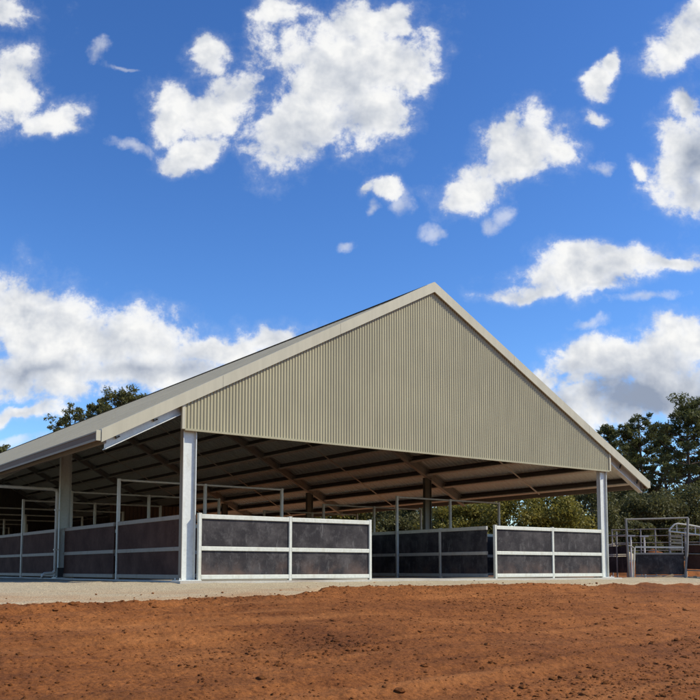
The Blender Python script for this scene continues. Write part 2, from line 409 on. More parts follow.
# clods of loose dirt: uncountable, one object
rng = np.random.default_rng(7)
t = (1 + 5 ** .5) / 2
ico = np.array([(-1,t,0),(1,t,0),(-1,-t,0),(1,-t,0),(0,-1,t),(0,1,t),(0,-1,-t),(0,1,-t),(t,0,-1),(t,0,1),(-t,0,-1),(-t,0,1)]) / 1.9
icf = np.array([(0,11,5),(0,5,1),(0,1,7),(0,7,10),(0,10,11),(1,5,9),(5,11,4),(11,10,2),(10,7,6),(7,1,8),(3,9,4),(3,4,2),(3,2,6),(3,6,8),(3,8,9),(4,9,5),(2,4,11),(6,2,10),(8,6,7),(9,8,1)])
N = 150000
r0 = 6.0 + 16 * rng.random(N); a0 = YAW + (rng.random(N) - .5) * .9
cx, cy = CAM[0] + np.sin(a0) * r0, CAM[1] + np.cos(a0) * r0; k = -cy - edge(cx)
dens = .13 + .55 * np.clip(fbm(cx * .45, cy * .8, 3, 91) * 2.2, 0, 1) + .22 * sstep(1.4, .2, k)
dens = np.where(k < 0, .05 * sstep(-1.2, 0, k), dens)
keep = (k > -1.2) & (rng.random(N) < dens * .27); cx, cy, k = cx[keep], cy[keep], k[keep]; N = len(cx)
sz = .006 + .012 * rng.random(N) ** 2 + .030 * (rng.random(N) < .025) * rng.random(N) + .006 * sstep(1.0, .1, k) * rng.random(N)
V = ico[None] * (1 + .34 * (rng.random((N, 12, 1)) - .5) * 2) * sz[:, None, None] * np.stack([1 + .5 * rng.random(N), 1 + .5 * rng.random(N), .6 + .3 * rng.random(N)], -1)[:, None]
V = V + np.stack([cx, cy, np.where(k < 0, np.maximum(zground(cx, cy), apron_base(cx, cy)), zground(cx, cy)) + sz * .15], -1)[:, None]
F = (icf[None] + (np.arange(N) * 12)[:, None, None]).reshape(-1, 3)
tag(raw_mesh('dirt_clods', V.reshape(-1, 3), F, M['clod']), 'loose dark clods of red earth scattered over the bare dirt', 'clods', kind='stuff')

# ------------------------------------------------------------------ shed
shed = thing('horse_shed', 'large open sided gabled steel horse shed with beige ribbed cladding', 'shed', (0, 0, 0))
def rib_profile(t0, t1, pitch, h, kind):
    out = []; t = t0
    while t < t1 - 1e-6:
        if kind == 'trap': q = [(0, 0), (.50, 0), (.62, h), (.84, h), (.96, 0)]
        else: q = [(j / 8, h * .5 * (1 - math.cos(2 * PI * j / 8))) for j in range(8)]
        for a, b in q:
            if t + a * pitch < t1: out.append((t + a * pitch, b))
        t += pitch
    out.append((t1, 0)); return out
ROOF_Y0, ROOF_Y1 = -.135, L + .24
for sgn in (-1, 1):
    xe = -OV if sgn < 0 else W + OV
    mb = MB(); pr = rib_profile(ROOF_Y0, ROOF_Y1, .19, .028, 'trap'); n = len(pr); vs = []
    for y, h in pr: vs += [(W/2, y, ZR - .035 + h), (xe + sgn * .05, y, roof(xe + sgn * .05) - .035 + h)]
    mb.add(vs, [(2*i, 2*i+2, 2*i+3, 2*i+1) if sgn < 0 else (2*i, 2*i+1, 2*i+3, 2*i+2) for i in range(n - 1)])
    mb.build('roof_sheet', M['roof'], shed)
    # rake flashing, front and back: a deep face and a flange lapping over the sheet
    for y0, y1, s2 in ((-.178, -.140, 1), (L + .245, L + .30, -1)):
        f = MB(); g = .022
        q = [(W/2, ZR + g), (xe, roof(xe) + g), (xe, roof(xe) - .215), (W/2, ZR - .215)]
        f.prism(q if sgn > 0 else q[::-1], y0, y1)
        a, b = (y1, y1 + .16) if s2 > 0 else (y0 - .16, y0)
        q = [(W/2, ZR + g + .004), (xe, roof(xe) + g + .004), (xe, roof(xe) + g - .008), (W/2, ZR + g - .008)]
        f.prism(q if sgn > 0 else q[::-1], a, b)
        fo = f.build('rake_flashing', M['trim'], shed)
        for xo in (2.6, 5.4):                              # lapped joints with their rivets
            j = MB(); ya, yb = (y0 - .003, y0) if s2 > 0 else (y1, y1 + .003); xa_, xb_ = W/2 + sgn * xo, W/2 + sgn * (xo + .9 * .03 + .06)
            q = [(xa_, roof(xa_) + .02), (xb_, roof(xb_) + .02), (xb_, roof(xb_) - .213), (xa_, roof(xa_) - .213)]
            j.prism(q if sgn > 0 else q[::-1], ya, yb); j.build('lap_joint', M['trim'], fo)
    # box gutter
    g = MB(); gx0, gx1 = (xe - .092, xe - .012) if sgn < 0 else (xe + .012, xe + .092); zt = roof(xe) - .03; zb = zt - .155
    g.box((gx0, -.15, zb), (gx0 + .012, L + .26, zt)).box((gx1 - .012, -.15, zb), (gx1, L + .26, zt)).box((gx0 + .012, -.15, zb), (gx1 - .012, L + .26, zb + .012))
    lx = gx0 if sgn < 0 else gx1
    lp_ = MB().box((lx - .020 if sgn < 0 else lx + .001, -.15, zb - .014), (lx - .001 if sgn < 0 else lx + .020, L + .26, zb + .026))
    lp_.box((lx - .012 if sgn < 0 else lx + .001, -.15, zt - .020), (lx - .001 if sgn < 0 else lx + .012, L + .26, zt + .006))
    go = g.build('gutter', M['gutter'], shed)
    lp_.build('bead', M['bead'], go)
    MB().box((gx0 - .004, -.165, zb - .004), (gx1 + .004, -.1505, zt + .03)).build('gutter_end_cap', M['trim'], go)
    # eave strut under the gutter
    ex = xe + .10 * (1 if sgn < 0 else -1)
    MB().box((ex - .03, -.06, roof(ex) - .265), (ex + .03, L, roof(ex) - .06)).build('eave_purlin', M['eave'], shed)
MB().prism([(W/2 - .22, ZR - .085), (W/2, ZR + .022), (W/2 + .22, ZR - .08), (W/2, ZR + .012)][::-1], ROOF_Y0, ROOF_Y1).build('ridge_cap', M['roof'], shed)

pitch_gable = .069
# gable cladding at the front
def gable(y, facing, mat, zbot):
    mb = MB(); pr = rib_profile(-.19, W + .19, pitch_gable, .016, 'wave')
    xm = W / 2; pts = []
    for (a, h), (b, h2) in zip(pr, pr[1:]):
        pts.append((a, h))
        if a < xm < b: pts.append((xm, h))
    pts.append(pr[-1]); vs = []
    for x, h in pts: vs += [(x, y - facing * h, zbot), (x, y - facing * h, roof(x) - .05)]
    mb.add(vs, [(2*i, 2*i+2, 2*i+3, 2*i+1) if facing > 0 else (2*i, 2*i+1, 2*i+3, 2*i+2) for i in range(len(pts) - 1)], False)
    return mb.build('gable_wall', mat, shed)
gw = gable(-.10, 1, M['cladding'], HG)
MB().box((-.215, -.135, HG - .012), (-.155, -.075, roof(-.2) - .10)).build('corner_flashing', M['trim'], gw)
MB().box((W + .155, -.135, HG - .012), (W + .215, -.075, roof(W + .2) - .10)).build('corner_flashing', M['trim'], gw)
MB().box((-.150, -.132, HG - .035), (W + .150, -.085, HG + .004)).build('base_flashing', M['cladding'], gw)
MB().box((-.1, -.060, HG + .02), (W + .1, -.010, HG + .16)).build('girt', M['beam'], shed)
gable(L + .10, -1, M['inner'], HG)
# closed rear end: sheeted rear wall and the sheeted rear bays on the right
def flat_sheet(x0, x1, y0, y1, z0, z1, name):
    along_x = abs(x1 - x0) > abs(y1 - y0); mb = MB()
    pr = rib_profile(x0, x1, .2, .03, 'trap') if along_x else rib_profile(y0, y1, .2, .03, 'trap'); vs = []
    for t, h in pr: vs += [(t, y0 + h, z0), (t, y0 + h, z1)] if along_x else [(x0 - h, t, z0), (x0 - h, t, z1)]
    mb.add(vs, [(2*i, 2*i+2, 2*i+3, 2*i+1) for i in range(len(pr) - 1)]); return mb.build(name, M['inner'], shed)
flat_sheet(-.15, W + .15, L + .06, L + .06, .0, HG + .05, 'rear_wall')
flat_sheet(W + .16, W + .16, 25.4, L, .0, 3.45, 'side_wall')
flat_sheet(8.05, W + .1, 25.36, 25.36, .0, 3.3, 'partition_wall')

# columns and rafters: I sections with their web in the plane of each frame
def i_column(x, y, zt, name='column'):
    mb = MB(); d, b, tf, tw = .28, .12, .016, .012
    mb.box((x - d/2, y - b/2, .012), (x - d/2 + tf, y + b/2, zt)); mb.box((x + d/2 - tf, y - b/2, .012), (x + d/2, y + b/2, zt))
    mb.box((x - d/2 + tf, y - tw/2, .012), (x + d/2 - tf, y + tw/2, zt))
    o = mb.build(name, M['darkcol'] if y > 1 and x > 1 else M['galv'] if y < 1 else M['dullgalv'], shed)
    bp = MB().rbox((x - .23, y - .16, 0), (x + .23, y + .16, .018), .004)
    for sx in (-.19, .19):
        for sy in (-.1, .1): bp.tube([(x + sx, y + sy, .012), (x + sx, y + sy, .055)], .014, 6)
    bp.build('base_plate', M['galv'], o)
    if y < 1 and x < 1: MB().box((x - d/2 - .008, y - b/2 - .004, .02), (x - d/2, y + b/2, zt - .25)).build('shade_strip', M['eave'], o)  # dark strip painting shade onto the column's outer flange face
    return o
FR = [0, 7.24, 14.48, 21.72, 28.96, 36.2, L]
for fi, y in enumerate(FR):
    yy = y + (.02 if fi == 0 else (-.09 if fi == 6 else 0))
    for x in (0, W):
        c = i_column(x, yy, roof(x) - .36)
        if fi == 1 and x == 0: MB().rbox((x - .165, yy - .10, .02), (x + .165, yy + .10, .26), .01).build('base_wrap', M['black'], c)
    for sgn in (-1, 1):
        xe = (-OV + .12) if sgn < 0 else (W + OV - .12); a, b2, tf = .085, (.385 if fi == 0 else .36), .018; mb = MB(); w = .075
        def strip(o0, o1, y0, y1):
            q = [(W/2, ZR - o0), (xe, roof(xe) - o0), (xe, roof(xe) - o1), (W/2, ZR - o1)]
            mb.prism(q if sgn > 0 else q[::-1], y0, y1)
        strip(a, a + tf, yy - w, yy + w); strip(b2 - tf, b2, yy - w, yy + w); strip(a + tf, b2 - tf, yy - .006, yy + .006)
        mb.build('rafter', M['galv'] if fi == 0 else M['beam'], shed)
# purlins: C sections open towards the ridge
cs = 1 / math.hypot(1, SLOPE); sn = SLOPE * cs
for sgn in (-1, 1):
    for k in range(11):
        xo = .40 + .725 * k
        if xo > 7.72: continue
        X = W/2 + sgn * xo; z = roof(X) - .055; mb = MB(); T = .007
        def P(s_, n_): return (X + sgn * (s_ * cs - n_ * sn) , z - s_ * sn - n_ * cs)
        for q in ([(0,0),(0,.2),(-T,.2),(-T,0)], [(-T,.2),(-.075,.2),(-.075,.2-T),(-T,.2-T)], [(-T,T),(-.075,T),(-.075,0),(-T,0)], [(-.075,.2-T),(-.075,.175),(-.075+T,.175),(-.075+T,.2-T)]):
            pts = [P(*e_) for e_ in q]; mb.prism(pts if sgn > 0 else pts[::-1], -.04, L + .04)
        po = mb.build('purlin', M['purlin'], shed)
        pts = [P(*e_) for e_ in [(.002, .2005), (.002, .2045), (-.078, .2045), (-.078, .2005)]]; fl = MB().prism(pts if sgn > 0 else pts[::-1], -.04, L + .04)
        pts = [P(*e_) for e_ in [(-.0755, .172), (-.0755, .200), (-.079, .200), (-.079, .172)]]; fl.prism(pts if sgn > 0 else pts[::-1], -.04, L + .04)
        fl.build('lit_flange', M['lit_flange'], po)  # pale strip painting a lit edge along the purlin's underside
for i in range(6):                                        # bridging bars between the purlins at mid bay, and fly braces beside each rafter
    for sgn in (-1, 1):
        for dy, nm in ((3.62, 'bridging'),):
            y = FR[i] + dy; x0, x1 = W/2 + sgn * .35, W/2 + sgn * 7.6
            MB().bar((x0, y, roof(x0) - .285), (x1, y, roof(x1) - .285), .04, .025).build(nm, M['lit_flange'], shed)
# downpipe: out of the left gutter, back to the column and down it
gx = -OV - .05; py_ = 7.12
dp = MB().tube([(gx, py_, 2.50), (gx, py_, 2.33), (gx + .03, py_, 2.27), (gx + .09, py_, 2.245), (-.36, py_, 2.235), (-.27, py_, 2.215), (-.235, py_, 2.15), (-.235, py_, .25), (-.25, py_, .17), (-.31, py_, .12), (-.50, py_, .11), (-.55, py_, .07), (-.56, py_, .0)], .042, 10)
dpo = dp.build('downpipe', M['pipe'], shed)
for z in (.7, 1.7): MB().box((-.285, py_ - .05, z), (-.15, py_ + .05, z + .03)).build('bracket', M['pipe'], dpo)

# ------------------------------------------------------------------ pens
HF = 1.28
def post(mb_, x, y, h, w=.075): return mb_.rbox((x - w/2, y - w/2, 0), (x + w/2, y + w/2, h), .008)
ZRAIL = ((.03, .115), (.572, .655), (1.18, 1.268))
def front_fence(name, label, xs_):
    y = -.10; r = thing(name, label, 'pen fence', (xs_[0], y, 0), 'boarded front fences of the pens')
    for x in xs_:
        po = post(MB(), x, y, HF, .07).build('post', M['rail'], r)
        MB().rbox((x - .037, y - .037, HF), (x + .037, y + .037, HF + .008), .003).build('cap', M['rail'], po)
    for a, b in zip(xs_, xs_[1:]):
        for z0, z1 in ZRAIL: MB().rbox((a + .035, y - .034, z0), (b - .035, y + .016, z1), .008).build('rail', M['rail'], r)
        for (_, z0), (z1, _) in zip(ZRAIL, ZRAIL[1:]): MB().box((a + .036, y - .004, z0), (b - .036, y + .012, z1)).build('board', M['rubber'], r)
    return r
front_fence('pen_fence', 'sunlit pale railed front fence with black boards, beside the front left column', (.19, 2.21, 4.24))
front_fence('pen_fence', 'sunlit pale railed front fence with black boards, against the front right column', (8.02, 10.05, 11.98))

ORD = ['first', 'second', 'third', 'fourth', 'fifth', 'sixth', 'seventh', 'eighth', 'ninth', 'tenth', 'eleventh', 'twelfth']
def side_panel(x, y0, y1, mids, brd, grp, rail):          # fence bay along y, with optional middle posts
    r = thing('side_fence_panel', '', 'fence panel', (x, y0, 0), grp)
    ends = [y0 + .05] + [y0 + m_ for m_ in mids] + [y1 - .05]
    for m_ in mids: post(MB(), x, y0 + m_, HF).build('post', rail, r)
    for i, (a, b) in enumerate(zip(ends, ends[1:])):
        a += .04 if i > 0 else 0; b -= .04 if i < len(ends) - 2 else 0
        for z0, z1 in ZRAIL: MB().rbox((x - .028, a, z0), (x + .028, b, z1), .007).build('rail', rail, r)
        for (_, z0), (z1, _) in zip(ZRAIL, ZRAIL[1:]): MB().box((x - .010, a, z0), (x + .010, b, z1)).build('board', brd, r)
    return r
def side_row(x, mids, brd, grp, rail, where, seen):
    p = side_panel(x, .12, S, mids, brd, grp, rail); p['label'] = where % ORD[0]
    for k in range(1, 12):
        if k >= seen: break
        dup(p, (x, k * S + (.12 if k % 2 == 0 else .08), 0), where % ORD[k])
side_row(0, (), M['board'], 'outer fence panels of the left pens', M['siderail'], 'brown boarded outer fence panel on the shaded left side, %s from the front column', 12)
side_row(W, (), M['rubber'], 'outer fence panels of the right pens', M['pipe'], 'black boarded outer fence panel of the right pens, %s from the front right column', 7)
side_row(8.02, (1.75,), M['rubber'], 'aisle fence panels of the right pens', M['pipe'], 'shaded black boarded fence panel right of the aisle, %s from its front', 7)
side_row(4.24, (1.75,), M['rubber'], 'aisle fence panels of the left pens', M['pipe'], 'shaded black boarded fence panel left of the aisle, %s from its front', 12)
def divider(x0, x1, y, brd, grp):
    r = thing('pen_divider', '', 'pen divider', (x0, y, 0), grp); xm = (x0 + x1) / 2; H = 2.235
    for x in (x0, xm, x1):
        post(MB(), x, y, H, .068).build('post', M['pipe'], r)
    MB().tube([(x0 - .03, y, H - .03), (x1 + .03, y, H - .03)], .026, 8).build('top_pipe', M['pipe'], r)
    for a, b in ((x0, xm), (xm, x1)):
        for z0, z1 in ZRAIL: MB().rbox((a + .04, y - .028, z0), (b - .04, y + .028, z1), .007).build('rail', M['pipe'], r)
        for (_, z0), (z1, _) in zip(ZRAIL, ZRAIL[1:]): MB().box((a + .041, y - .010, z0), (b - .041, y + .010, z1)).build('board', brd, r)
    return r
dl = divider(0, 4.24, 3.55, M['board'], 'pipe topped dividers of the left pens'); dl['label'] = 'tall pipe topped divider nearest the front of the left pens'
for k in range(2, 12): dup(dl, (0 if k % 2 else .19, k * S + .06, 0), 'tall pipe topped divider across the left pens, %s back from the front' % ORD[k - 1])
dr = divider(8.02, W - .25, 3.66, M['rubber'], 'pipe topped dividers of the right pens'); dr['label'] = 'tall pipe topped divider nearest the front of the right pens'
for k in range(2, 7): dup(dr, (8.02, k * S + .04, 0), 'tall pipe topped divider across the right pens, %s back from the front' % ORD[k - 1])

# ------------------------------------------------------------------ cattle yard at the right
Rv = Vector((math.cos(YAW), -math.sin(YAW), 0)); Fv = Vector((math.sin(YAW), math.cos(YAW), 0)); Rv = (Rv - .10 * Fv).normalized()
Fn = Vector((-Rv.y, Rv.x, 0))
def gz(p): return float(zground(np.array([p.x]), np.array([p.y]), False)[0])
def yard_base(u, d): p = at(u, d); p.z = max(gz(p), -.2) - .01; return p
def lp(o, a, z, b=0): return o + Rv * a + Fn * b + Vector((0, 0, z))       # local point: a across, b back, z up
o = yard_base(627, 27.0)
g = thing('yard_gateway', 'tall rusty steel gate frame at the yard with a dark lower panel', 'gate', o)
for a, lean in ((0, .05), (1.74, -.10)):
    MB().tube([lp(o, a + lean, 0), lp(o, a, .9), lp(o, a - lean * .5, 1.86)], .036, 8).build('post', M['yardsteel'], g)
MB().tube([lp(o, -.03, 1.83), lp(o, .85, 1.845), lp(o, 1.80, 1.87)], .028, 8).build('top_bar', M['yardsteel'], g)
MB().tube([lp(o, .16, .05, .06), lp(o, .22, .98, .06)], .026, 8).build('gate_post', M['white'], g)
MB().tube([lp(o, -.02, 1.06, .06), lp(o, .12, 1.02, .06), lp(o, .22, .96, .06)], .022, 8).build('latch_arm', M['yardsteel'], g)
MB().bar(lp(o, .24, 1.0, .08), lp(o, 1.66, .98, .08), .04, .05).build('rail', M['white'], g)
MB().bar(lp(o, .24, .80, .08), lp(o, 1.66, .80, .08), .04, .05).build('rail', M['yardsteel'], g)
MB().bar(lp(o, .24, .475, .09), lp(o, 1.66, .475, .09), .02, .60).build('panel', M['rubber'], g)
MB().bar(lp(o, .24, .13, .08), lp(o, 1.66, .13, .08), .04, .05).build('rail', M['yardsteel'], g)

def yard_panel(u0, d0, u1, d1, label, rails, boards, nposts, mat, brd, h):
    p, q = yard_base(u0, d0), yard_base(u1, d1); r = thing('yard_fence', label, 'yard fence', p, 'fences of the cattle yard')
    for i in range(nposts):
        b = p.lerp(q, i / (nposts - 1)); MB().tube([b, b + Vector((0, 0, h))], .027, 8).build('post', mat, r)
    for z in rails: MB().tube([p + Vector((0, 0, z)), q + Vector((0, 0, z))], .019, 8).build('rail', mat, r)
    nrm = (q - p).normalized().cross(Vector((0, 0, 1))) * .035
    for z0, z1 in boards: MB().bar(p + Vector((0, 0, (z0 + z1) / 2)) - nrm, q + Vector((0, 0, (z0 + z1) / 2)) - nrm, .02, z1 - z0).build('board', brd, r)
yard_panel(606, 29.5, 627, 28.6, 'short dark boarded yard fence between the shed and the rusty gate frame', (1.42, 1.12, .78), ((.22, .74), (.82, 1.08)), 3, M['yardsteel'], M['rubber'], 1.55)
yard_panel(685, 27.3, 760, 25.2, 'dark maroon boarded yard fence running right from the gate frame', (1.08, .80, .30), ((.34, .77), (.84, 1.05)), 5, M['yardsteel'], M['board'], 1.15)
yard_panel(612, 38.5, 700, 37.0, 'grey pipe rail fence at the back of the yard', (2.02, 1.74, 1.45, 1.12, .7), (), 7, M['yardsteel'], M['board'], 2.05)
yard_panel(700, 41, 780, 40, 'low grey rail fence beyond the loading ramp', (1.4, .9, .5), (), 5, M['yardsteel'], M['board'], 1.45)
# loading ramp with a curved hand rail
o = yard_base(669, 28.2); o.z = -.21
rp = thing('loading_ramp', 'pale steel loading ramp with curved hand rail behind the gate frame', 'ramp', o)
MB().tube([lp(o, 0, 1.62), lp(o, .03, 1.69), lp(o, .10, 1.77), lp(o, .18, 1.84), lp(o, .27, 1.865), lp(o, .6, 1.82), lp(o, .98, 1.745), lp(o, 1.9, 1.56)], .026, 8).build('hand_rail', M['white'], rp)
MB().tube([lp(o, 0, 1.62), lp(o, .5, 1.565), lp(o, .98, 1.50), lp(o, 1.9, 1.37)], .026, 8).build('lower_rail', M['white'], rp)
for a, z0, z1 in ((.24, 1.60, 1.86), (.55, 1.56, 1.82), (.80, 1.53, 1.78), (.98, 1.50, 1.74), (1.4, 1.44, 1.66), (1.9, 1.37, 1.56)):
    MB().tube([lp(o, a, z0), lp(o, a, z1)], .016, 6).build('upright', M['white'], rp)
for z in (1.46, 1.36, 1.26, 1.16, 1.06): MB().bar(lp(o, .02, z), lp(o, .38, z - .02), .03, .055).build('slat', M['gravel'], rp)
for a in (.01, .39, 1.2, 1.88): MB().tube([lp(o, a, 0, .03), lp(o, a, 1.60 - .13 * a, .03)], .022, 8).build('leg', M['yardsteel'], rp)
MB().bar(lp(o, .05, .85, .55), lp(o, 1.9, .70, .55), .9, .06).build('deck', M['timber'], rp)
# short pale posts behind the gate
for i, (u, dd) in enumerate(((630.5, 33), (644, 33.4))):
    o = yard_base(u, dd); r = thing('trough_post', 'short pale T topped post behind the gate frame, %s of the two' % ('left' if i == 0 else 'right'), 'post', o, 'pale T topped posts')
    MB().tube([o, lp(o, 0, 1.52)], .032, 8).build('stem', M['white'], r); MB().bar(lp(o, -.16, 1.56), lp(o, .16, 1.56), .05, .05).build('cap', M['white'], r)
# heaps of dirt and gravel beyond the yard, and pale timber offcuts under the gate
def heap(name, u, d, wx, wy, h, mat, label, seed):
    c = at(u, d); n_, k_ = 90, 40; aa, rr = np.meshgrid(np.linspace(0, 2*PI, n_, endpoint=False), np.linspace(0, 1, k_))
    lx, ly = np.cos(aa) * rr * wx, np.sin(aa) * rr * wy; x = c.x + Rv.x * lx + Fn.x * ly; y = c.y + Rv.y * lx + Fn.y * ly
    z = h * (1 - sstep(.15, 1, rr)) * (1 + .5 * fbm(x * .9, y * .9, 3, seed)) + .08 * fbm(x * 3, y * 3, 3, seed + 3) - .16
    ob = grid_mesh(name, np.stack([x, y, z], -1).reshape(-1, 3), k_, n_, mat, wrap=True); tag(ob, label, 'heap')
heap('dirt_heap', 655, 43, 2.8, 1.8, 1.05, M['dirt'], 'heap of red dirt beyond the rusty gate frame', 11)
heap('gravel_heap', 616, 47, 2.2, 2.0, 1.55, M['gravel'], 'pale heap of gravel beyond the yard beside the shed', 15)
random.seed(5)
for i, (a, b, lab) in enumerate(((.35, .10, 'leaning against its left end'), (.55, .28, 'under its left half'), (.85, .12, 'under its middle'), (1.2, .3, 'under its right half'), (1.5, .12, 'near its right post'))):
    o = yard_base(627, 27.0); o = lp(o, a, 0, b - .45); an = random.uniform(-.5, .5)
    t_ = MB().bar(o + Vector((0, 0, .03)), lp(o, .42 * math.cos(an), .06 + .05 * (i % 3), .42 * math.sin(an)), .09, .06); ob = t_.build('timber_offcut', M['timber'], None, o)
    tag(ob, 'pale timber offcut on the ground below the gate frame, ' + lab, 'timber', 'timber offcuts under the gate')

# ------------------------------------------------------------------ trees
def leaves(clumps, size, seed, aspect=.45, flat=.0):
    """leaf sized quads spread through ellipsoid clumps (x, y, z, rx, ry, rz, count)"""
    g = np.random.default_rng(seed); P = []
    for x, y, z, rx, ry, rz, n in clumps:
        d = g.normal(size=(n, 3)); d /= np.linalg.norm(d, axis=1)[:, None]
        P.append(np.array([x, y, z]) + d * (g.random((n, 1)) ** .55) * np.array([rx, ry, rz]))
    P = np.concatenate(P); n = len(P)
    a = g.normal(size=(n, 3)); a[:, 2] *= (1 - flat); a /= np.linalg.norm(a, axis=1)[:, None]
    b = np.cross(a, g.normal(size=(n, 3))); b /= np.linalg.norm(b, axis=1)[:, None]
    s = size * (.55 + .9 * g.random((n, 1))); A_, B_ = a * s, b * s * aspect
    V = np.stack([P - A_, P - B_ * .9 + A_ * .1, P + A_, P + B_ * .9 + A_ * .1], 1).reshape(-1, 3)
    return V, np.arange(4 * n).reshape(-1, 4)
def make_tree(name, label, cat, loc, group, crown_data, limbs, mat, barkm=None, rotz=0, scale=1):
    r = thing(name, label, cat, loc, group); V, q = crown_data
    mb = MB()
    for pts, ra, rb in limbs: mb.tube(pts, ra, 7, rb)
    t = mb.build('trunk', barkm or M['bark'], None); t.parent = r
    c = raw_mesh('crown', V, q, mat); c.parent = r
    r.rotation_euler = (0, 0, rotz); r.scale = (scale,) * 3; return r
def pine_data(seed, H, R, base):
    g = random.Random(seed); limbs, cl = [], []
    lean = (g.uniform(-.03, .03) * H, g.uniform(-.03, .03) * H)
    def ax(z): k = z / H; return Vector((lean[0] * k * k + .12 * math.sin(z * .7 + seed), lean[1] * k * k, z))
    limbs.append(([ax(H * i / 9) for i in range(10)], .021 * H, .03)); z = base * H
    while z < H * .97:
        k = max(0.0, (z / H - base) / (1 - base)); prof = (.50 + .60 * math.sin(PI * min(1, k * .75 + .22))) * (1 - k ** 3.5 * .62)
        for j in range(g.choice((3, 4, 4, 5))):
            a = g.uniform(0, 2 * PI); ln = R * prof * g.uniform(.30, 1.12); up = g.uniform(.15, .75) * ln
            p0 = ax(z); d = Vector((math.cos(a), math.sin(a), 0)); p1 = p0 + d * ln * .55 + Vector((0, 0, up * .3)); p2 = p0 + d * ln + Vector((0, 0, up))
            limbs.append(([p0, p1, p2], .03 + .009 * ln, .010))
            for t_, sz in ((1.0, 1.0), (.62, .75), (.82, .9)):
                if g.random() < .82:
                    p = p0.lerp(p2, t_) + Vector((g.uniform(-.4, .4), g.uniform(-.4, .4), g.uniform(-.2, .4))); s_ = sz * g.uniform(.35, 1.0) * R * .24
                    cl.append((p.x, p.y, p.z, s_, s_, s_ * .72, int(92 * sz)))
        z += g.uniform(.25, .62)
    p = ax(H * .97); cl.append((p.x, p.y, p.z, R * .25, R * .25, R * .22, 110))
    return leaves(cl, .15, seed, .30), limbs
def gum_data(seed, H, R, n=26, low=.45, cnt=260):
    g = random.Random(seed); limbs, cl = [], []
    f = Vector((g.uniform(-.3, .3), g.uniform(-.3, .3), H * .48)); limbs.append(([(0, 0, -.1), (.1, .05, H * .25), f], .024 * H, .012 * H))
    for i in range(n):
        a = g.uniform(0, 2 * PI); k = g.random(); e = low + (1 - low) * k ** .8
        rr = R * math.sqrt(max(.06, 1 - (max(0, (e - .72) / .30)) ** 2)) * g.uniform(.25, 1.1)
        p = Vector((math.cos(a) * rr, math.sin(a) * rr, H * min(e, .95) + g.uniform(-.3, .3))); m_ = f.lerp(p, .5) + Vector((0, 0, .2))
        limbs.append(([f * .9, m_, p], .0055 * H, .012))
        for _ in range(4):
            s_ = R * g.uniform(.10, .27); q_ = p + Vector((g.gauss(0, .22), g.gauss(0, .22), g.gauss(0, .12))) * R
            cl.append((q_.x, q_.y, q_.z, s_, s_, s_ * .75, int(cnt * .28)))
    return leaves(cl, .13, seed, .40), limbs
def bush_data(seed, H, R, n=46, cnt=420, size=.095):
    g = random.Random(seed); limbs, cl = [], []
    for i in range(5):
        a = g.uniform(0, 2 * PI); limbs.append(([(0, 0, -.1), (math.cos(a) * R * .2, math.sin(a) * R * .2, H * .35), (math.cos(a) * R * .55, math.sin(a) * R * .55, H * .75)], .06, .015))
    for i in range(n):
        a = g.uniform(0, 2 * PI); e = g.random(); rr = R * math.sqrt(max(.02, 1 - (abs(e - .32) / .72) ** 2)) * g.uniform(.4, 1.0)
        s_ = R * g.uniform(.20, .40); cl.append((math.cos(a) * rr, math.sin(a) * rr, H * (.08 + .84 * e), s_, s_, s_ * .75, cnt))
    return leaves(cl, size, seed, .5), limbs
def tloc(u, d): p = at(u, d); p.z = -.25; return p
PG, BG = 'tall pines beyond the shed', 'bushes beyond the open side of the shed'
for i, (u, d, top, R, base, lab) in enumerate((
    (612, 84, 424, 2.3, .22, 'slim dark pine whose top just clears the right end of the shed roof'),
    (643, 76, 414, 2.5, .30, 'narrow dark pine between the roof end and the tall broad pine'),
    (667, 88, 426, 2.5, .30, 'bare trunked dark pine half hidden behind the tall broad pine'),
    (690, 72, 400, 3.1, .42, 'tallest broad crowned dark pine at the right edge'),
    (628, 92, 440, 2.5, .15, 'low bushy dark pine filling the gap between the two narrow pines'),
    (722, 74, 408, 3.0, .36, 'dark pine just outside the right edge beyond the tallest one'),
    (592, 92, 452, 3.0, .15, 'low dark pine hidden behind the right end of the roof'),
    (752, 82, 420, 3.0, .30, 'outermost dark pine on the right'))):
    H = (569 - top) / 895 * d + .45; cd, lb = pine_data(20 + i * 7, H, R, base)
    make_tree('pine_tree', lab, 'pine', tloc(u, d), PG, cd, lb, M['pine'])
for i, (u, d, top, R, n, lab) in enumerate((
    (123, 75, 384, 2.5, 30, 'tall gum tree with open crown rising behind the left roof slope'),
    (97, 78, 392, 1.5, 24, 'slender gum tree with small tufts left of the tallest gum crown'),
    (76, 75, 405, 2.1, 24, 'round crowned lower gum tree above the left roof slope'),
    (56, 80, 425, 1.3, 12, 'lowest small gum crown peeping over the left roof slope'),
    (-2, 72, 440, 1.4, 14, 'small dark tree crown at the far left edge'))):
    H = (569 - top) / 895 * d + .45; cd, lb = gum_data(70 + i * 5, H, R, n, .62)
    make_tree('gum_tree', lab, 'gum tree', tloc(u, d), 'gum trees behind the shed', cd, lb, M['gum'])
